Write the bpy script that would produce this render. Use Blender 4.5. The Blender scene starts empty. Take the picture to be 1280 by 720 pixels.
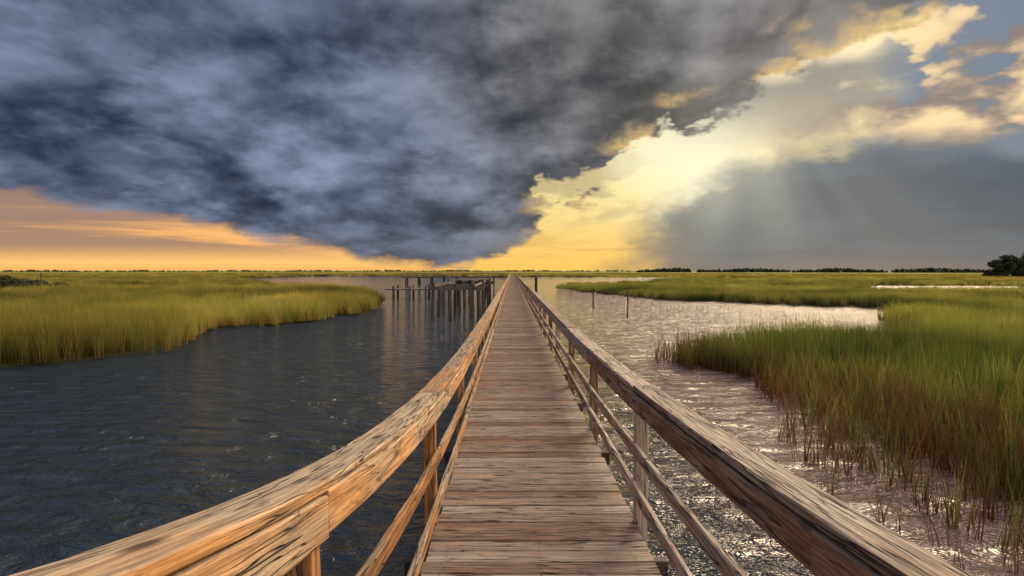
import bpy, math, random
import numpy as np
from mathutils import Vector
random.seed(7); rng=np.random.default_rng(7)
sc=bpy.context.scene
sc.view_settings.view_transform='Standard'
sc.view_settings.look='None'
sc.view_settings.exposure=0
def S(r,g,b):
    f=lambda c:(c/255/12.92) if c/255<=.04045 else ((c/255+.055)/1.055)**2.4
    return (f(r),f(g),f(b))
# ------------------------------------------------------------ node helpers
class NT:
    def __init__(s,t): s.t=t; s.n=t.nodes; s.l=t.links
    def put(s,inp,v):
        if isinstance(v,E): s.l.new(v.s,inp)
        elif v is None: pass
        else:
            if isinstance(v,(tuple,list)):
                L=len(inp.default_value)
                v=tuple(v)+((1.0,) if L==4 and len(v)==3 else ())
            inp.default_value=v
    def m(s,op,a,b=None,c=None,clamp=False):
        n=s.n.new('ShaderNodeMath'); n.operation=op; n.use_clamp=clamp
        s.put(n.inputs[0],a); s.put(n.inputs[1],b); s.put(n.inputs[2],c)
        return E(s,n.outputs[0])
    def ss(s,a,b,x):
        n=s.n.new('ShaderNodeMapRange'); n.interpolation_type='SMOOTHSTEP'
        s.put(n.inputs[0],x); s.put(n.inputs[1],a); s.put(n.inputs[2],b)
        return E(s,n.outputs[0])
    def lin(s,a,b,x,lo=0.,hi=1.):
        n=s.n.new('ShaderNodeMapRange')
        s.put(n.inputs[0],x); s.put(n.inputs[1],a); s.put(n.inputs[2],b); s.put(n.inputs[3],lo); s.put(n.inputs[4],hi)
        return E(s,n.outputs[0])
    def vec(s,x,y,z):
        n=s.n.new('ShaderNodeCombineXYZ')
        for i,v in enumerate((x,y,z)): s.put(n.inputs[i],v)
        return E(s,n.outputs[0])
    def sep(s,v):
        n=s.n.new('ShaderNodeSeparateXYZ'); s.put(n.inputs[0],v)
        return [E(s,o) for o in n.outputs]
    def noise(s,v,scale=1.,detail=4.,rough=.5,dist=0.,dim='3D'):
        n=s.n.new('ShaderNodeTexNoise'); n.noise_dimensions=dim
        if dim=='1D': s.put(n.inputs['W'],v)
        else: s.put(n.inputs['Vector'],v)
        n.inputs['Scale'].default_value=scale; n.inputs['Detail'].default_value=detail
        n.inputs['Roughness'].default_value=rough; n.inputs['Distortion'].default_value=dist
        return E(s,n.outputs[0])
    def vor(s,v,scale=1.):
        n=s.n.new('ShaderNodeTexVoronoi'); s.put(n.inputs['Vector'],v); n.inputs['Scale'].default_value=scale
        return E(s,n.outputs['Distance'])
    def mix(s,f,a,b,mode='MIX'):
        n=s.n.new('ShaderNodeMix'); n.data_type='RGBA'; n.blend_type=mode; n.clamp_factor=True
        s.put(n.inputs[0],f); s.put(n.inputs[6],a); s.put(n.inputs[7],b)
        return E(s,n.outputs[2])
    def curve(s,x,pts,x0,x1,ymax):
        xx=s.lin(x0,x1,x)
        n=s.n.new('ShaderNodeFloatCurve'); c=n.mapping.curves[0]
        pts=[((p-x0)/(x1-x0),q/ymax) for p,q in pts]
        while len(c.points)<len(pts): c.points.new(.5,.5)
        for i,(p,q) in enumerate(pts):
            c.points[i].location=(p,q); c.points[i].handle_type='AUTO_CLAMPED'
        n.mapping.update(); s.put(n.inputs['Value'],xx)
        return E(s,n.outputs[0])*ymax
    def attr(s,name,out='Fac'):
        n=s.n.new('ShaderNodeAttribute'); n.attribute_name=name; return E(s,n.outputs[out])
    def bump(s,h,dist=1.,strength=1.):
        n=s.n.new('ShaderNodeBump'); s.put(n.inputs['Height'],h); n.inputs['Distance'].default_value=dist
        n.inputs['Strength'].default_value=strength; return E(s,n.outputs[0])
class E:
    def __init__(s,nt,sock): s.nt=nt; s.s=sock
    def __add__(s,o): return s.nt.m('ADD',s,o)
    __radd__=__add__
    def __sub__(s,o): return s.nt.m('SUBTRACT',s,o)
    def __rsub__(s,o): return s.nt.m('SUBTRACT',o,s)
    def __mul__(s,o): return s.nt.m('MULTIPLY',s,o)
    __rmul__=__mul__
    def __truediv__(s,o): return s.nt.m('DIVIDE',s,o)
    def __rtruediv__(s,o): return s.nt.m('DIVIDE',o,s)
SUN_AZ=math.radians(31); SUN_EL=math.radians(20)
# ------------------------------------------------------------ world / sky
W=bpy.data.worlds.new("World"); sc.world=W; W.use_nodes=True
try:
    W.cycles.sampling_method='MANUAL'; W.cycles.sample_map_resolution=512
except Exception as e: print(e)
W.node_tree.nodes.clear(); t=NT(W.node_tree)
tc=t.n.new('ShaderNodeTexCoord'); D=E(t,tc.outputs['Generated'])
x,y,z=t.sep(D)
a=t.m('ARCTAN2',x,y); ac=t.m('MINIMUM',t.m('MAXIMUM',a,-1.3),1.3)
u=t.m('TANGENT',ac)
V=z/t.m('SQRT',x*x+y*y+1e-4)
v=t.m('MINIMUM',V/t.m('COSINE',ac),6.)
zz=t.m('MAXIMUM',z,0.)*.85+.30
qx=x/zz; qy=y/zz; qz=z*1.8
Q=t.vec(qx,qy,qz)
Q2=t.vec(qx+.06,qy+.015,qz-.085)
big=t.noise(Q,.9,1,.5,.5)
nA=t.noise(Q,1.7,6,.55,.12); nB=t.noise(Q2,1.7,4,.55,.12)
relief=nA-nB
b1=t.noise(Q,4.4,4,.60,.2)
wq=t.vec(qx+(b1-.5)*.34,qy+(nA-.5)*.5,qz+(b1-.5)*.30)
puff=t.vor(wq,3.4)-.06
bilA=t.m('ABSOLUTE',nA-.5)*2.
bil=t.m('ABSOLUTE',b1-.5)*2.
n4=t.noise(D,15,3,.64,.3)
wob=(nA-.5)*.26+(b1-.5)*.16+(n4-.5)*.09+(.42-puff)*.05
h=t.curve(u,[(-3,.35),(-1.2,.185),(-.9,.140),(-.52,.075),(-.34,.035),(-.2,.008),(-.06,.0),(.014,.055),(.09,.11),(.155,.160),(.22,.22),(.32,.27),(.45,.335),(.76,.45),(1.1,.56),(3,.95)],-3,3,1.)
wl=t.ss(-.25,.1,u)
edge=(v-h)+wob*(wl*.8+.34)*(t.ss(-.03,.14,v)*.6+.4)
Dk=t.ss(-.008,.018,edge)
k=t.curve(u,[(-3,.0),(.1,.0),(.16,.02),(.19,.06),(.3,.13),(.45,.185),(.6,.205),(.9,.22),(1.5,.27),(3,.4)],-3,3,1.)
Sl=t.ss(-.030,.035,(k-v)+wob*.50)*t.ss(.12,.28,u+wob*.7)
def blob(u0,v0,ru,rv):
    du=(u-u0)*(1/ru)+(nA-.5)*2.2; dv=(v-v0)*(1/rv)+(b1-.5)*1.6
    return t.m('EXPONENT',(du*du+dv*dv)*-1.)
lights=blob(-.24,.205,.24,.05)*.62+blob(-.50,.26,.20,.05)*.35+blob(-.62,.43,.2,.05)*.2
darks=blob(.14,.36,.24,.11)*.50+blob(-.75,.27,.26,.07)*.40+blob(.26,.27,.12,.06)*.40+blob(-.35,.12,.22,.04)*.2
strk=t.noise(t.vec(a*2.4,V*26,0.),1.,4,.58,.5)
# long sheared cloud bands (radiate towards the horizon like rows of stratus)
band=t.noise(t.vec((qx-qy*.22)*2.6,qy*.55,qz*.9),1.,4,.55,.35)
tone=(nA-.5)*.55+(big-.5)*.75+relief*3.1+(bil-.22)*.45+(bilA-.15)*.35+(b1-.5)*.30+(n4-.5)*.42+(.40-puff)*.80+(band-.5)*1.25+lights*.62-darks
tone=tone+t.ss(.50,.9,v)*.55  # cloud overhead, out of view, brightened to lift the water's reflection
tone=t.ss(-.90,.98,tone)
blue=t.mix(tone,S(28,36,56),S(142,156,188))
grey=t.mix(tone,S(32,34,41),S(152,150,150))
dark=t.mix(t.ss(-.40,.25,u+(big-.5)*.5),blue,grey)
belly=t.ss(.13,.01,v)*t.ss(-.6,-.25,u)
dark=t.mix(belly*.5,dark,S(72,80,92))
rim=t.ss(.070,.0,edge)*t.ss(-.05,.1,u)*t.ss(.50,.30,puff-relief*1.4)
dark=t.mix(rim*.85,dark,S(230,192,118))
# sunset band on the left
orange=t.mix(t.ss(.0,.05,v),S(254,202,116),S(250,184,108))
orange=t.mix(t.ss(.05,.13,v),orange,S(196,152,120))
orange=t.mix(t.ss(.45,.60,strk+v*1.0)*t.ss(.012,.05,v)*.80,orange,S(146,118,108))
orange=t.mix(t.ss(.60,.72,1.-strk)*.5*t.ss(.01,.05,v),orange,S(255,222,156))
orange=t.mix(t.ss(.014,.0,v)*.4,orange,S(236,150,76))
orange=t.mix(t.ss(-.25,-.08,u),orange,S(250,188,94))
# bright gap
r=t.m('SQRT',(u-.33)*(u-.33)+(v-.215)*(v-.215)*1.3)
gold=t.mix(t.ss(.0,.17,v),S(248,200,98),S(252,232,158))
mott=t.ss(.58,.26,puff*.7+(1.-b1)*.3-relief*1.1)
gold=t.mix(t.ss(.40,.62,puff*.6+(1.-n4)*.35-relief*1.6)*t.ss(.04,.13,v)*.75,gold,S(182,160,116))
gold=t.mix(t.ss(.48,.62,strk)*t.ss(.14,.05,v)*.6,gold,S(210,150,78))
gap=t.mix(t.ss(.21,.03,r+(n4-.5)*.14)*.92,gold,S(255,250,208))
high=t.mix(mott,S(138,136,130),S(252,234,186))
gap=t.mix(t.ss(.20,.36,v+(nA-.5)*.3),gap,high)
# right top: blue-grey air with peach cumulus
air=t.mix(t.ss(.1,.5,v),S(112,124,136),S(108,124,144))
cn=nA*.5+b1*.25+n4*.15+relief*.4+(.42-puff)*.12
cu=t.ss(.40,.44,cn+(u-.7)*.05)
cul=t.mix(t.ss(.60,.28,puff*.6+(1.-n4)*.2+(1.-b1)*.2-relief*1.7),S(128,116,112),S(252,220,164))
air=t.mix(cu*t.ss(.21,.26,v+(b1-.5)*.14),air,cul)
gap=t.mix(t.ss(.50,.66,u+(nA-.5)*.4-v*.15),gap,air)
# slate rain veil on the right
slate=t.mix(t.ss(.0,.22,v+(big-.5)*.1),S(80,95,110),S(64,82,102))
slate=t.mix(t.ss(.42,.68,strk)*.45,slate,S(54,68,86))
slate=t.mix(t.ss(.60,.42,b1*.5+nA*.5)*.45*t.ss(.02,.08,v),slate,S(46,60,76))
slate=t.mix(t.ss(.03,.0,v)*.6,slate,S(112,108,106))
ang=t.m('ARCTAN2',v-.34,u-.42)
ray=t.ss(.25,.80,t.noise(ang,2.6,1,.5,0,'1D'))*t.ss(.55,.10,r)*t.ss(-.02,.10,v)
slate=t.mix(ray*.26,slate,S(190,188,172))
slate=t.mix(t.ss(.36,.12,u+(nA-.5)*.2)*t.ss(.12,.0,v)*.8,slate,S(206,164,92))
below=t.mix(Sl,gap,slate)
below=t.mix(t.ss(-.02,-.12,u),below,orange)
sky=t.mix(Dk,below,dark)
gl=t.m('EXPONENT',(r/.13)*(r/.13)*-1.)
sky=t.mix(gl*.45*(1.-Dk*.8),sky,(1.0,.92,.64))
# bright pale veil added out of view, upper right, to light the water
fill_veil=t.ss(.50,.85,v)*t.ss(-.05,.50,x/t.m('ABSOLUTE',y+.3)+(nA-.5)*.4)
sky=t.mix(fill_veil*.95,sky,t.mix(t.ss(.35,.65,nA),(.90,.68,.62),(2.0,1.68,1.48)))
sky=t.mix(t.ss(.0,-.02,z),sky,S(60,66,60))
ns=t.n.new('ShaderNodeTexSky'); ns.sky_type='NISHITA'; ns.sun_disc=False; ns.sun_elevation=SUN_EL; ns.sun_rotation=SUN_AZ
bg=t.n.new('ShaderNodeBackground'); t.put(bg.inputs[0],sky); bg.inputs[1].default_value=1.0
bg2=t.n.new('ShaderNodeBackground'); t.put(bg2.inputs[0],E(t,ns.outputs[0])); bg2.inputs[1].default_value=.003
ad=t.n.new('ShaderNodeAddShader'); t.l.new(bg.outputs[0],ad.inputs[0]); t.l.new(bg2.outputs[0],ad.inputs[1])
o=t.n.new('ShaderNodeOutputWorld'); t.l.new(ad.outputs[0],o.inputs[0])
# ------------------------------------------------------------ camera / sun
cd=bpy.data.cameras.new("camera"); cam=bpy.data.objects.new("camera",cd); sc.collection.objects.link(cam)
cam.location=(0,0,3); cam.rotation_euler=(math.pi/2,0,0); cd.lens=20; cd.sensor_width=36; cd.shift_y=-22/1280
cd.clip_start=.05; cd.clip_end=9000; sc.camera=cam
sl=bpy.data.lights.new("sun",'SUN'); so=bpy.data.objects.new("sun",sl); sc.collection.objects.link(so)
sl.energy=3.0; sl.angle=math.radians(22); sl.color=(1,.76,.47)
sd=Vector((math.sin(SUN_AZ)*math.cos(SUN_EL),math.cos(SUN_AZ)*math.cos(SUN_EL),math.sin(SUN_EL)))
so.rotation_euler=sd.to_track_quat('Z','Y').to_euler(); so.location=(20,20,30)
# ------------------------------------------------------------ material helpers
def newmat(name):
    m=bpy.data.materials.new(name); m.use_nodes=True; m.node_tree.nodes.clear(); t=NT(m.node_tree)
    o=t.n.new('ShaderNodeOutputMaterial'); p=t.n.new('ShaderNodeBsdfPrincipled'); t.l.new(p.outputs[0],o.inputs[0])
    return m,t,p,o
def wood(name,warm,warm2,gray,graymix,bump=1.,topgray=0.):
    m,t,p,o=newmat(name)
    wc=t.attr('wc','Vector'); rnd=t.attr('rnd')
    L,Wd,T=t.sep(wc)
    g1=t.noise(t.vec(L*3.,Wd*70,T*70),1.,5,.68,.25)
    g2=t.noise(t.vec(L*.9,Wd*11,T*11),1.,4,.55,.8)
    g3=t.noise(t.vec(L*1.1,Wd*3.,T*3.),1.,3,.5,.5)
    cr=t.noise(t.vec(L*1.3,Wd*24,T*24),1.,2,.5,.5)
    line=t.ss(.028,.004,t.m('ABSOLUTE',cr-.5))*t.ss(.38,.54,g3)
    st=t.noise(t.vec(L*5.,Wd*14,T*14),1.,4,.6,.4)
    kd=t.vor(t.vec(L*2.1,Wd*6.5,T*6.5),1.)
    knot=t.ss(.20,.07,kd+(g2-.5)*.08)
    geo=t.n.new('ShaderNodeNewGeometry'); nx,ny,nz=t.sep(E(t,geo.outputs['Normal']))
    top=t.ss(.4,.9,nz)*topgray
    c=t.mix(t.ss(.35,.65,g2),warm,warm2)
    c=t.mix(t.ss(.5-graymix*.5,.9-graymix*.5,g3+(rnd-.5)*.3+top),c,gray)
    c=t.mix(t.ss(.62,.36,g1)*.72,c,t.mix(.5,c,(.05,.028,.018)),'MIX')
    gg=g1*1.6+.20
    c=t.mix(1.,c,t.vec(gg,gg,gg),'MULTIPLY')
    c=t.mix(t.ss(.56,.70,st)*.55,c,(.07,.045,.032))
    c=t.mix(line*.88,c,(.022,.014,.01))
    c=t.mix(knot*.85,c,(.05,.024,.012))
    b=rnd*.55+.70
    c=t.mix(1.,c,t.vec(b,b,b),'MULTIPLY')
    t.put(p.inputs['Base Color'],c); t.put(p.inputs['Roughness'],t.lin(.3,.7,g1,.85,.6))
    p.inputs['Specular IOR Level'].default_value=.3
    hh=g1*.7+g2*.8-line*1.5-knot*.6
    t.put(p.inputs['Normal'],t.bump(hh,.007*bump,1.))
    return m
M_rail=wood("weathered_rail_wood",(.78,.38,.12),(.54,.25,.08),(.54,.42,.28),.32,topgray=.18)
M_railR=wood("weathered_rail_wood_shaded",(.52,.29,.15),(.33,.17,.09),(.52,.42,.32),.40,bump=1.3,topgray=.12)  # right rail: shade of the side away from the sun mixed into the colour
M_deck=wood("weathered_deck_wood",(.44,.28,.17),(.32,.195,.12),(.40,.33,.255),.45)
M_pile=wood("old_piling_wood",(.12,.085,.06),(.07,.055,.04),(.18,.16,.14),.4)
# ------------------------------------------------------------ board builder
class Boards:
    def __init__(s): s.v=[];s.f=[];s.wc=[];s.r=[];s.n=0;s.mi=[]
    def add(s,p0,p1,w,th,cham=.004,nseg=1,jit=0.,up=(0,0,1),rnd=None,mi=0,taper=1.):
        p0=np.array(p0,float);p1=np.array(p1,float); L=np.linalg.norm(p1-p0); tt=(p1-p0)/L
        up=np.array(up,float); sd=np.cross(tt,up); sd/=np.linalg.norm(sd); up=np.cross(sd,tt)
        a,b,c=w/2,th/2,cham
        prof=[(a-c,-b),(a,-b+c),(a,b-c),(a-c,b),(-a+c,b),(-a,b-c),(-a,-b+c),(-a+c,-b)]
        off=rng.random(3)*40; rv=rng.random() if rnd is None else rnd
        base=len(s.v)
        ph=rng.random(4)*6.28
        for i in range(nseg+1):
            q=i/nseg; sca=1+(taper-1)*q
            for j,(m,n) in enumerate(prof):
                dj=jit*rng.standard_normal(2) if jit else (0,0)
                ws=jit*2.5*math.sin(q*L*1.7+ph[0]) if jit else 0
                pos=p0+tt*L*q+sd*(m*sca+dj[0]+ws)+up*(n*sca+dj[1])
                s.v.append(pos); s.wc.append((q*L+off[0],m+off[1],n+off[2])); s.r.append(rv)
        for i in range(nseg):
            for j in range(8):
                k=(j+1)%8
                s.f.append((base+i*8+j,base+i*8+k,base+i*8+8+k,base+i*8+8+j)); s.mi.append(mi)
        s.f.append(tuple(base+j for j in range(7,-1,-1))); s.mi.append(mi)
        e=base+nseg*8; s.f.append(tuple(e+j for j in range(8))); s.mi.append(mi)
    def strip(s,pts,w,th,rv,off,cham=.006,jit=.0):
        a,b,c=w/2,th/2,cham
        prof=[(a-c,-b),(a,-b+c),(a,b-c),(a-c,b),(-a+c,b),(-a,b-c),(-a,-b+c),(-a+c,-b)]
        base=len(s.v)
        for p in pts:
            for (m,n) in prof:
                j=rng.standard_normal(2)*jit
                s.v.append((p[0]+m+j[0],p[1],p[2]+n+j[1])); s.wc.append((p[1]+off[0],m+off[1],n+off[2])); s.r.append(rv)
        N=len(pts)
        for i in range(N-1):
            for j in range(8):
                k=(j+1)%8; s.f.append((base+i*8+j,base+i*8+8+j,base+i*8+8+k,base+i*8+k)); s.mi.append(0)
        s.f.append(tuple(base+j for j in range(8))); s.mi.append(0)
        e=base+(N-1)*8; s.f.append(tuple(e+j for j in range(7,-1,-1))); s.mi.append(0)
    def pile(s,x,y,z0,z1,r=.12,mi=0,lean=(0,0),seg=10):
        base=len(s.v); off=rng.random(3)*40; rv=rng.random()
        N=5
        for i in range(N):
            q=i/(N-1); zz=z0+(z1-z0)*q
            for j in range(seg):
                an=j/seg*6.283; rr=r*(1.06-.14*q)*(1+.05*rng.standard_normal())
                s.v.append((x+lean[0]*q+rr*math.cos(an),y+lean[1]*q+rr*math.sin(an),zz))
                s.wc.append((zz+off[0],rr*math.cos(an)+off[1],rr*math.sin(an)+off[2])); s.r.append(rv)
        for i in range(N-1):
            for j in range(seg):
                k=(j+1)%seg; s.f.append((base+i*seg+j,base+i*seg+k,base+(i+1)*seg+k,base+(i+1)*seg+j)); s.mi.append(mi)
        s.f.append(tuple(base+(N-1)*seg+j for j in range(seg))); s.mi.append(mi)
    def obj(s,name,mats,parent=None):
        me=bpy.data.meshes.new(name); me.from_pydata([tuple(p) for p in s.v],[],s.f)
        at=me.attributes.new('wc','FLOAT_VECTOR','POINT'); at.data.foreach_set('vector',np.array(s.wc,np.float32).ravel())
        at=me.attributes.new('rnd','FLOAT','POINT'); at.data.foreach_set('value',np.array(s.r,np.float32))
        for m in mats: me.materials.append(m)
        me.polygons.foreach_set('material_index',s.mi); me.update()
        ob=bpy.data.objects.new(name,me); sc.collection.objects.link(ob)
        if parent: ob.parent=parent
        return ob
def empty(name,loc=(0,0,0)):
    e=bpy.data.objects.new(name,None); sc.collection.objects.link(e); e.location=loc; return e
# ------------------------------------------------------------ boardwalk
bw=empty("boardwalk")
XL,XR=-.575,.945; DZ=1.05; END=205.
B=Boards()
yy=-3.
while yy<END:
    w=.135+rng.random()*.012
    j=rng.standard_normal(4)
    B.add((XL-.01+j[0]*.008,yy+w/2+j[1]*.001,DZ-.019+j[2]*.003),(XR+.01+j[3]*.008,yy+w/2+rng.standard_normal()*.0015,DZ-.019+rng.standard_normal()*.003),w,.038,.005,4 if yy<20 else 1,.0009 if yy<20 else 0)
    yy+=w+.008+rng.random()*.005
B.obj("deck_planks",[M_deck],bw)
mn,tn,pn,_=newmat("rusty_nail"); pn.inputs['Base Color'].default_value=(.035,.022,.016,1); pn.inputs['Roughness'].default_value=.6
S_=Boards()
for xs in (XL+.12,(XL+XR)/2,XR-.12):
    yy=-3
    while yy<END:
        S_.add((xs,yy,DZ-.04-.12),(xs,yy+5.2,DZ-.04-.12),.05,.235,.004); yy+=5.204
posts=[-3.4+2.6*i for i in range(0,int((END+3)/2.6))]
for i,yp in enumerate(posts):
    S_.add((XL-.25,yp,DZ-.04-.24-.075),(XR+.25,yp,DZ-.04-.24-.075),.07,.14,.004)
    for xs in (XL-.05,XR+.05):
        S_.pile(xs,yp+.14,-1.2,DZ-.3,.11)
S_.obj("substructure",[M_pile],bw)
def Lrise(d): return .90*math.exp(-max(d,-.5)/2.5)
def Rrise(d): return .36*math.exp(-max(d,-.5)/2.8)
def railing(side,name,mat):
    B=Boards()
    rise=Lrise if side<0 else Rrise
    zt=1.90 if side<0 else 2.03
    xe=XL-.005 if side<0 else XR+.005
    fl=lambda d,hh: .075*math.exp(-max(d,-.5)/3.)*hh
    for i,yp in enumerate(posts):
        top=zt+rise(yp)-.045
        xb=xe+side*.05
        j=rng.standard_normal(2)*.006
        B.add((xb+j[0],yp,DZ-.36),(xb+side*fl(yp,1.)+j[0],yp+j[1],top),.092,.092,.006,3 if yp<20 else 1,.001 if yp<20 else 0,up=(0,1,0))
    for kind,start in (('cap',1),('fascia',0),('mid',1),('low',0)):
        i=0
        while i<len(posts)-1:
            i1=min(i+(2 if (i-start)%2==0 else 1),len(posts)-1)
            y0,y1=posts[i]+.002,posts[i1]-.002
            step=.25 if y0<14 else 2.6
            n=max(1,int(round((y1-y0)/step)))
            off=rng.random(3)*40; rv=rng.random(); oz=rng.standard_normal()*.004; ox=rng.standard_normal()*.003
            ph=rng.random()*6
            pts=[]
            for q in range(n+1):
                yv=y0+(y1-y0)*q/n; zv=zt+rise(yv)+oz+.004*math.sin(yv*1.1+ph)
                def pos(hh,inn,dz): return (xe-side*inn+side*fl(yv,hh)+ox,yv,zv+dz)
                if kind=='cap': p_=pos(1.,-.052,-.019)
                elif kind=='fascia': p_=pos(.95,.02,-.112)
                elif kind=='mid': p_=pos(.5,.02,-.48)
                else:
                    p_=pos(.1,.02,0); p_=(p_[0],yv,zt+rise(yv)*.45-.73+oz)
                pts.append(p_)
            w,th={'cap':(.165,.04),'fascia':(.038,.14),'mid':(.036,.09),'low':(.036,.09)}[kind]
            B.strip(pts,w,th,rv,off,.006,.0014 if y0<14 else 0)
            i=i1
    return B.obj(name,[mat],bw)
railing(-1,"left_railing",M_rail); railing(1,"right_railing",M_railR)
nl=([],[])
yy=2.8
while yy<16:
    for xs in (XL+.12,(XL+XR)/2,XR-.12):
        for d in (0,.07):
            b=len(nl[0]); cx,cy=xs+rng.standard_normal()*.008,yy+d+rng.standard_normal()*.006
            for j in range(8): nl[0].append((cx+.006*math.cos(j*.785),cy+.006*math.sin(j*.785),DZ+.006))
            nl[1].append(tuple(range(b,b+8)))
    yy+=.1515
me=bpy.data.meshes.new("nails"); me.from_pydata(nl[0],[],nl[1]); me.materials.append(mn)
no=bpy.data.objects.new("nail_heads",me); sc.collection.objects.link(no); no.parent=bw
# ------------------------------------------------------------ land shapes
polys=[
 [(-16.2,14.5),(-15.1,16.8),(-13.4,18.7),(-12.7,22),(-14.8,26.5),(-15,29),(-13.3,30.5),(-11.2,33.3),(-10.4,41),(-12.6,55),(-20.7,73.5),(-39.6,97),(-66,140),(-96,200),(-110,310),(-300,330),(-2000,320),(-2000,-300),(-60,-200),(-24,0),(-18,9)],
 [(-4500,260),(-115,300),(-60,300),(-5,262),(20,255),(60,240),(4500,200),(4500,4500),(-4500,4500)],
 [(7,100),(9.5,78),(12,66),(16,57),(21,51),(27,46),(29,42),(26,38),(21,34),(19,30),(19,24),(60,12),(2000,-100),(2000,500),(90,262),(55,190),(26,120),(16,108)],
 [(6.3,18.8),(6.9,16.8),(7.8,14.8),(8.6,12.6),(9.1,10.8),(10.0,8.6),(15,5),(40,-6),(70,20),(30,29),(22,24.5),(14,23.2),(9,22.0),(7,20.8)],
]
hole=[(50,74),(64,77),(84,84),(94,98),(92,108),(70,110),(58,98)]
def sdf(poly,X,Y):
    P=np.array(poly,float); d=np.full(X.shape,1e18); s=np.ones(X.shape)
    n=len(P)
    for i in range(n):
        a=P[i]; b=P[i-1]; e=b-a; wx=X-a[0]; wy=Y-a[1]
        tt=np.clip((wx*e[0]+wy*e[1])/(e@e),0,1)
        bx=wx-e[0]*tt; by=wy-e[1]*tt; d=np.minimum(d,bx*bx+by*by)
        c1=Y>=a[1]; c2=Y<b[1]; c3=e[0]*wy>e[1]*wx
        fl=(c1&c2&c3)|(~c1&~c2&~c3); s=np.where(fl,-s,s)
    return s*np.sqrt(d)
def land(X,Y):
    R=np.sqrt(X*X+Y*Y)
    d=np.min([sdf(p,X,Y) for p in polys],axis=0)
    d=np.maximum(d,-sdf(hole,X,Y))
    k=np.clip(R/30,.4,3)
    d=d+k*(.35*np.sin(X*1.3/k+1.1*np.sin(Y*.9/k))+.25*np.sin(Y*2.1/k+X*.7/k)+.15*np.sin(X*4.1/k-Y*3.3/k))
    return d
rr=np.concatenate([np.linspace(.5,6,8),np.geomspace(6.5,4400,250)]); aa=np.linspace(-math.pi,math.pi,541)[:-1]
Rg,Ag=np.meshgrid(rr,aa,indexing='ij'); X=Rg*np.sin(Ag); Y=Rg*np.cos(Ag)
d=land(X,Y); tt=np.clip((.3-d)/1.2,0,1); tt=tt*tt*(3-2*tt)
Z=-.55+tt*.65+np.where(d<-1,.03*np.sin(X*.8)*np.cos(Y*.6),0)
nr,na=X.shape
co=np.stack([X,Y,Z],-1).reshape(-1,3)
idx=np.arange(nr*na).reshape(nr,na)
q=np.stack([idx[:-1],np.roll(idx,-1,1)[:-1],np.roll(idx,-1,1)[1:],idx[1:]],-1).reshape(-1,4)
me=bpy.data.meshes.new("marsh_ground"); me.from_pydata(co.tolist(),[],q.tolist())
me.polygons.foreach_set('use_smooth',[True]*len(q))
gm,t,p,_=newmat("marsh_mud_and_far_grass")
geo=t.n.new('ShaderNodeNewGeometry'); pos=E(t,geo.outputs['Position']); gx,gy,gz=t.sep(pos)
far=t.ss(60,220,t.m('SQRT',gx*gx+gy*gy))
pn=t.noise(t.vec(gx*.012,gy*.03,0.),1.,5,.6,.5); pf=t.noise(t.vec(gx*.4,gy*.4,0.),1.,4,.6)
gc=t.mix(t.ss(.38,.6,pn),(.12,.15,.03),(.42,.37,.06))
gc=t.mix(t.ss(.3,.7,pf)*.35,gc,(.08,.11,.02))
near=t.mix(pf,(.04,.036,.018),(.06,.07,.02))
t.put(p.inputs['Base Color'],t.mix(far,near,gc)); p.inputs['Roughness'].default_value=.95; p.inputs['Specular IOR Level'].default_value=.1
me.materials.append(gm); go=bpy.data.objects.new("marsh_ground",me); sc.collection.objects.link(go)
# ------------------------------------------------------------ water
rw=[0.,20,60,200,800,4400]
wv=[(0,0,0)];wf=[]
for r_ in rw[1:]:
    for j in range(64): wv.append((r_*math.sin(j/64*6.28318),r_*math.cos(j/64*6.28318),0))
for j in range(64): wf.append((0,1+(j+1)%64,1+j))
for i in range(len(rw)-2):
    for j in range(64):
        a0=1+i*64; k=(j+1)%64; wf.append((a0+j,a0+k,a0+64+k,a0+64+j))
me=bpy.data.meshes.new("water"); me.from_pydata(wv,[],wf)
wm,t,p,_=newmat("rippled_water")
geo=t.n.new('ShaderNodeNewGeometry'); pos=E(t,geo.outputs['Position']); gx,gy,gz=t.sep(pos)
w1=t.noise(t.vec(gx*1.15+gy*.4,gy*2.5-gx*.25,0.),1.,5,.60,.6)
w2=t.noise(t.vec(gx*.35,gy*.6,3.),1.,1,.5)
hgt=w1*(w2*.34+.26)+w2*.16
t.put(p.inputs['Normal'],t.bump(hgt,1.,1.))
# dark base; on the right, silvery sky reflection painted in as pale pink
sheen_=t.ss(1.6,5.2,gx+(w2-.5)*2.)
t.put(p.inputs['Base Color'],t.mix(sheen_,(.026,.042,.060),(.235,.165,.145)))
p.inputs['Roughness'].default_value=.08; p.inputs['IOR'].default_value=1.42
me.materials.append(wm); wo=bpy.data.objects.new("water",me); sc.collection.objects.link(wo)
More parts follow.
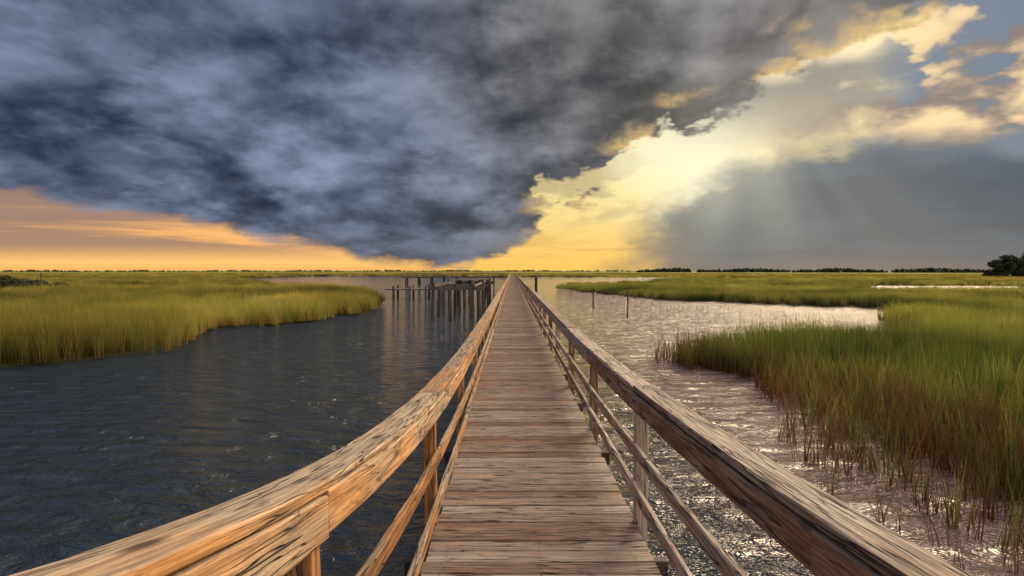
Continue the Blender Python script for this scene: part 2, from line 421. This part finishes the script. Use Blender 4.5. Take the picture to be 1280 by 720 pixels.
# ------------------------------------------------------------ grass
def grassmat(name,lo,mid,tip,dry,trans=.45):
    m,t,p,o=newmat(name)
    hh=t.attr('h'); oi=t.n.new('ShaderNodeObjectInfo'); rnd=E(t,oi.outputs['Random'])
    geo=t.n.new('ShaderNodeNewGeometry'); gx,gy,gz=t.sep(E(t,geo.outputs['Position']))
    bn=t.attr('b')
    pn=t.noise(t.vec(gx*.09,gy*.09,0.),1.,3,.6); pn2=t.noise(t.vec(gx*.02,gy*.05,5.),1.,2,.6,.4)
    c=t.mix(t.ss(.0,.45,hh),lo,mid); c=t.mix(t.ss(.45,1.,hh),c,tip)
    c=t.mix(t.ss(.40,.66,pn*.6+bn*.35+rnd*.14)*.80,c,dry)
    c=t.mix(t.ss(.45,.65,pn2)*.40,c,t.mix(.5,dry,tip))
    b=t.lin(.34,.66,pn,.42,1.28)*t.lin(.36,.64,pn2,.68,1.15)*t.lin(0.,1.,rnd,.82,1.12); c=t.mix(1.,c,t.vec(b,b,b),'MULTIPLY')
    t.put(p.inputs['Base Color'],c); p.inputs['Roughness'].default_value=.6; p.inputs['Specular IOR Level'].default_value=.2
    tr=t.n.new('ShaderNodeBsdfTranslucent'); t.put(tr.inputs[0],c)
    mx=t.n.new('ShaderNodeMixShader'); mx.inputs[0].default_value=trans
    t.l.new(p.outputs[0],mx.inputs[1]); t.l.new(tr.outputs[0],mx.inputs[2]); t.l.new(mx.outputs[0],o.inputs[0])
    return m
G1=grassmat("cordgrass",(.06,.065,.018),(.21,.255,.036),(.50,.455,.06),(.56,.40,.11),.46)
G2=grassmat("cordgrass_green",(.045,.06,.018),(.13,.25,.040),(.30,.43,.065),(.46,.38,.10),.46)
G3=grassmat("reed_stem",(.36,.06,.035),(.20,.18,.04),(.22,.32,.06),(.34,.14,.05),.25)
def tuft(name,n,R,H,wid,lean,mat):
    v=[];f=[];hv=[];bv=[]
    for i in range(n):
        an=random.random()*6.283; rad=R*math.sqrt(random.random()); bx,by=rad*math.cos(an),rad*math.sin(an)
        hgt=H*random.uniform(.55,1.1); la=random.random()*6.283; ln=abs(random.gauss(0,lean))*hgt
        wa=random.random()*3.14; w=wid*random.uniform(.6,1.2); b=random.random()
        base=len(v); K=4
        for k_ in range(K):
            q=k_/(K-1); c=(bx+math.cos(la)*ln*q**1.8,by+math.sin(la)*ln*q**1.8,hgt*(q-.12*ln*q*q))
            ww=w*(1-q**1.5)*.5
            if k_<K-1:
                v+= [(c[0]-math.cos(wa)*ww,c[1]-math.sin(wa)*ww,c[2]),(c[0]+math.cos(wa)*ww,c[1]+math.sin(wa)*ww,c[2])]; hv+=[q*hgt/H]*2; bv+=[b]*2
            else: v.append(c); hv.append(hgt/H); bv.append(b)
        for k_ in range(K-2): f.append((base+2*k_,base+2*k_+1,base+2*k_+3,base+2*k_+2))
        f.append((base+2*(K-2),base+2*(K-2)+1,base+2*(K-1)))
    me=bpy.data.meshes.new(name); me.from_pydata(v,[],f)
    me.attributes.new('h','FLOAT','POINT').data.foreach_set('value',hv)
    me.attributes.new('b','FLOAT','POINT').data.foreach_set('value',bv)
    me.materials.append(mat); return bpy.data.objects.new(name,me)
def scatter(name,objs,pts,rot,scl,idx):
    col=bpy.data.collections.new(name+"_tufts")
    for ob in objs: col.objects.link(ob)
    me=bpy.data.meshes.new(name); me.vertices.add(len(pts)); me.vertices.foreach_set('co',pts.astype(np.float32).ravel())
    me.attributes.new('rot','FLOAT_VECTOR','POINT').data.foreach_set('vector',rot.astype(np.float32).ravel())
    me.attributes.new('scl','FLOAT_VECTOR','POINT').data.foreach_set('vector',scl.astype(np.float32).ravel())
    me.attributes.new('idx','INT','POINT').data.foreach_set('value',idx.astype(np.int32))
    ob=bpy.data.objects.new(name,me); sc.collection.objects.link(ob)
    g=bpy.data.node_groups.new(name+"_gn",'GeometryNodeTree')
    g.interface.new_socket("Geometry",in_out='INPUT',socket_type='NodeSocketGeometry')
    g.interface.new_socket("Geometry",in_out='OUTPUT',socket_type='NodeSocketGeometry')
    i=g.nodes.new('NodeGroupInput'); o=g.nodes.new('NodeGroupOutput')
    ci=g.nodes.new('GeometryNodeCollectionInfo'); ci.inputs[0].default_value=col; ci.inputs['Separate Children'].default_value=True; ci.inputs['Reset Children'].default_value=True
    ip=g.nodes.new('GeometryNodeInstanceOnPoints'); ip.inputs['Pick Instance'].default_value=True
    def at(n,ty):
        a=g.nodes.new('GeometryNodeInputNamedAttribute'); a.data_type=ty; a.inputs[0].default_value=n; return a.outputs[0]
    er=g.nodes.new('FunctionNodeEulerToRotation')
    g.links.new(at('rot','FLOAT_VECTOR'),er.inputs[0]); g.links.new(er.outputs[0],ip.inputs['Rotation'])
    g.links.new(at('scl','FLOAT_VECTOR'),ip.inputs['Scale']); g.links.new(at('idx','INT'),ip.inputs['Instance Index'])
    g.links.new(i.outputs[0],ip.inputs['Points']); g.links.new(ci.outputs[0],ip.inputs['Instance']); g.links.new(ip.outputs[0],o.inputs[0])
    m=ob.modifiers.new("scatter",'NODES'); m.node_group=g
    return ob
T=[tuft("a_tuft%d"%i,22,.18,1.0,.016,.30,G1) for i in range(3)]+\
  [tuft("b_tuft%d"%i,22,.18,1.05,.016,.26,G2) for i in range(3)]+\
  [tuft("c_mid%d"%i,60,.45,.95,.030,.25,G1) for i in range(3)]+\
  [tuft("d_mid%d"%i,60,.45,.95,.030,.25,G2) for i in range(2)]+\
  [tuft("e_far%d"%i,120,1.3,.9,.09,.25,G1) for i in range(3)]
PT=[];SC=[];IX=[]
def ring(r0,r1,dens,kind):
    az=math.radians(58); area=az*(r1*r1-r0*r0); n=int(area*dens)
    r_=np.sqrt(rng.random(n)*(r1*r1-r0*r0)+r0*r0); a_=(rng.random(n)*2-1)*az
    X=r_*np.sin(a_);Y=r_*np.cos(a_); d=land(X,Y)
    cl=.5+.5*np.sin(X*2.1+1.3*np.sin(Y*1.7))*np.sin(Y*1.9+X*.8)
    ok=(d<.02)&((d<-1.1)|(rng.random(n)<.35+.65*cl))
    X,Y,d=X[ok],Y[ok],d[ok]; n=len(X)
    pat=np.sin(X*.31+1.7*np.sin(Y*.23))*np.sin(Y*.37+X*.11)
    s=.95+.24*pat+.16*rng.standard_normal(n)
    s=s*np.clip(.75+(-d)*.25,.75,1.)
    s=np.clip(s,.45,1.5)
    right=(X>0)
    if kind=='n': ix=np.where(right,rng.integers(3,6,n),rng.integers(0,3,n)); ix=np.where(rng.random(n)<.25,rng.integers(0,6,n),ix)
    elif kind=='m': ix=np.where(right&(rng.random(n)<.7),rng.integers(9,11,n),rng.integers(6,11,n))
    else: ix=rng.integers(11,14,n)
    PT.append(np.stack([X,Y,np.full(n,.0)+np.clip(-d,0,.1)],-1)); SC.append(s); IX.append(ix)
ring(3,34,17,'n'); ring(34,80,3.6,'m'); ring(80,170,1.1,'m'); ring(170,480,.11,'f')
PT=np.concatenate(PT);SC=np.concatenate(SC);IX=np.concatenate(IX);n=len(PT); print("tufts",n)
rot=np.stack([rng.standard_normal(n)*.06,rng.standard_normal(n)*.06,rng.random(n)*6.283],-1)
sh=np.where(PT[:,0]<0,np.where(PT[:,1]<27,1.4,1.15),.93)
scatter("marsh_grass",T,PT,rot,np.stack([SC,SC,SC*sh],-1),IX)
RT=[tuft("r_reed%d"%i,7,.16,.95,.018,.25,G3) for i in range(4)]+[tuft("s_reed%d"%i,11,.17,1.0,.016,.25,G2) for i in range(2)]
n=20000
X=rng.uniform(3.1,11.5,n);Y=rng.uniform(3.4,20,n); d=land(X,Y)
cl=.5+.5*np.sin(X*2.3+1.3*np.sin(Y*1.1))*np.sin(Y*1.7+X*.6)
rngd=np.interp(Y,[4,7,10,13,16],[7.4,6.2,4.6,2.6,1.3])
prob=np.clip(1-(d/rngd),0,1)**.9*(.22+.78*cl**1.4)*.85
ok=(d>-.1)&(rng.random(n)<prob); X,Y,d=X[ok],Y[ok],d[ok]; n=len(X); print('reeds',n)
ix=np.where(d<.9,rng.integers(2,6,n),np.where(rng.random(n)<.22,4,rng.integers(0,4,n)))
s=np.clip(1.12-.06*d+.2*rng.standard_normal(n),.4,1.45)
scatter("emergent_reeds",RT,np.stack([X,Y,np.full(n,-.10)],-1),np.stack([rng.standard_normal(n)*.1,rng.standard_normal(n)*.1,rng.random(n)*6.283],-1),np.stack([s,s,s],-1),ix)
# ------------------------------------------------------------ old dock on the left
od=empty("old_dock")
B=Boards()
for row,yb in enumerate((34,37,41,46,51,57)):
    for xo in (-4.6,-3.7,-2.6,-1.9):
        if rng.random()<.15: continue
        xx=xo*(1+.02*row)+rng.standard_normal()*.15
        B.pile(xx,yb+rng.standard_normal()*.4,-1.2,1.75+rng.random()*.6,.10+rng.random()*.04,lean=(rng.standard_normal()*.10,0))
    if row%2==0: B.add((-5.,yb,1.92),(-1.7,yb,1.92),.09,.2,.006)
for xs in (-4.6,-2.2):
    B.add((xs,33.4,2.1),(xs,58,2.12),.07,.16,.006)
yy=46.
while yy<58:
    if rng.random()<.8: B.add((-4.9,yy,2.2),(-1.9,yy+rng.standard_normal()*.02,2.2),.14,.035,.004)
    yy+=.16
for xs in np.arange(-12.5,-4,1.7):
    for yb in (60,62.4): B.pile(xs,yb,-1.2,1.25+rng.random()*.3,.12)
B.add((-13.4,61.2,.98),(-3.4,61.2,1.0),2.3,.12,.01)
B.obj("pilings_and_beams",[M_pile],od)
fp=Boards()
for xs in np.arange(-22,-1,2.6):
    fp.pile(xs,118,-1.2,1.5,.16); fp.pile(xs,120,-1.2,1.5,.16)
fp.add((-23,119,1.55),(-.8,119,1.55),2.,.15,.01)
fp.add((-23,118.1,2.4),(-.8,118.1,2.4),.06,.12,.01)
for xs in np.arange(-23,-1,2.6): fp.add((xs,118.1,1.6),(xs,118.1,2.45),.1,.1,.01,up=(0,1,0))
fp.obj("distant_pier",[M_pile])
def pole(x,y,h,r=.05):
    b=Boards(); b.pile(x,y,-1,h,r,lean=(.04,0)); b.add((x-.09,y,h-.12),(x+.13,y,h-.12),.05,.1,.005); b.obj("marker_pole",[M_pile])
pole(7.3,36,1.75); pole(6.4,45,1.6); pole(1.75,42,2.5,.11); pole(2.1,50,2.4,.11); pole(-53,64,2.7,.07)
# ------------------------------------------------------------ trees & shrubs
bm_,t,p,_=newmat("bark"); p.inputs['Base Color'].default_value=(.05,.04,.03,1); p.inputs['Roughness'].default_value=.9
lm,t,p,o=newmat("dark_foliage"); geo=t.n.new('ShaderNodeNewGeometry')
nn=t.noise(E(t,geo.outputs['Position']),.6,3); t.put(p.inputs['Base Color'],t.mix(t.ss(.35,.65,nn),(.018,.03,.012),(.06,.08,.025))); p.inputs['Roughness'].default_value=.7
def leafobj(name,lobes,nleaf,size,trunk=None,mat=lm):
    v=[];f=[];mi=[]
    if trunk:
        for (p0,p1,r0,r1) in trunk:
            p0=np.array(p0,float);p1=np.array(p1,float); tt=p1-p0; tt/=np.linalg.norm(tt); s1=np.cross(tt,(0.3,1,.1)); s1/=np.linalg.norm(s1); s2=np.cross(tt,s1); b=len(v)
            for pp,r_ in ((p0,r0),(p1,r1)):
                for j in range(7): an=j/7*6.283; v.append(tuple(pp+s1*r_*math.cos(an)+s2*r_*math.sin(an)))
            for j in range(7): k=(j+1)%7; f.append((b+j,b+k,b+7+k,b+7+j)); mi.append(1)
    wts=np.array([l[1]**2 for l in lobes]); wts=wts/wts.sum()
    for i in rng.choice(len(lobes),nleaf,p=wts):
        c,R=lobes[i]; dr=rng.standard_normal(3); dr/=np.linalg.norm(dr); rad=R*(rng.random()**.35)
        cc=np.array(c)+dr*rad*np.array([1,1,.75]); a1=rng.standard_normal(3); a1/=np.linalg.norm(a1); a2=np.cross(a1,rng.standard_normal(3)); a2/=np.linalg.norm(a2)
        s_=size*rng.uniform(.5,1.3); b=len(v)
        v+=[tuple(cc+a1*s_),tuple(cc+a2*s_*.6),tuple(cc-a1*s_),tuple(cc-a2*s_*.6)]; f.append((b,b+1,b+2,b+3)); mi.append(0)
    me=bpy.data.meshes.new(name); me.from_pydata(v,[],f); me.materials.append(mat); me.materials.append(bm_); me.polygons.foreach_set('material_index',mi)
    ob=bpy.data.objects.new(name,me); sc.collection.objects.link(ob); return ob
for (tx,ty,H) in ((182,212,7.5),(186,215,9.2),(190,212,10.2),(196,211,10.),(204,216,11),(213,212,9.5)):
    lob=[];tr=[((tx,ty,0),(tx+.2,ty,H*.45),.28,.16)]
    for _ in range(20):
        dx,dy=rng.standard_normal(2)*H*.21; zc=H*rng.uniform(.12,.82); R=H*rng.uniform(.15,.22); lob.append(((tx+dx,ty+dy,zc),R)); tr.append(((tx+.2,ty,H*.4),(tx+dx,ty+dy,zc),.11,.03))
    leafobj("coastal_tree",lob,5200,.30,tr)
lob=[((-63+i*1.4+rng.standard_normal()*.4,70+rng.standard_normal()*1.2,1.9-.19*abs(i+2)),rng.uniform(1.1,1.5)) for i in range(-7,5)]
leafobj("marsh_shrub",lob,11000,.12,[((-64,70,0),(-63,70,1.6),.1,.04)])
lob=[]
for i in range(900):
    a_=rng.uniform(-56,58); 
    R0=rng.uniform(850,950) if a_>12 else rng.uniform(1500,1650)
    hh=(rng.uniform(3.,4.6) if a_>12 else rng.uniform(1.8,3.2))*(1+.25*math.sin(a_*.9))
    lob.append(((R0*math.sin(math.radians(a_)),R0*math.cos(math.radians(a_)),hh*.4),hh))
leafobj("distant_treeline",lob,26000,2.0)
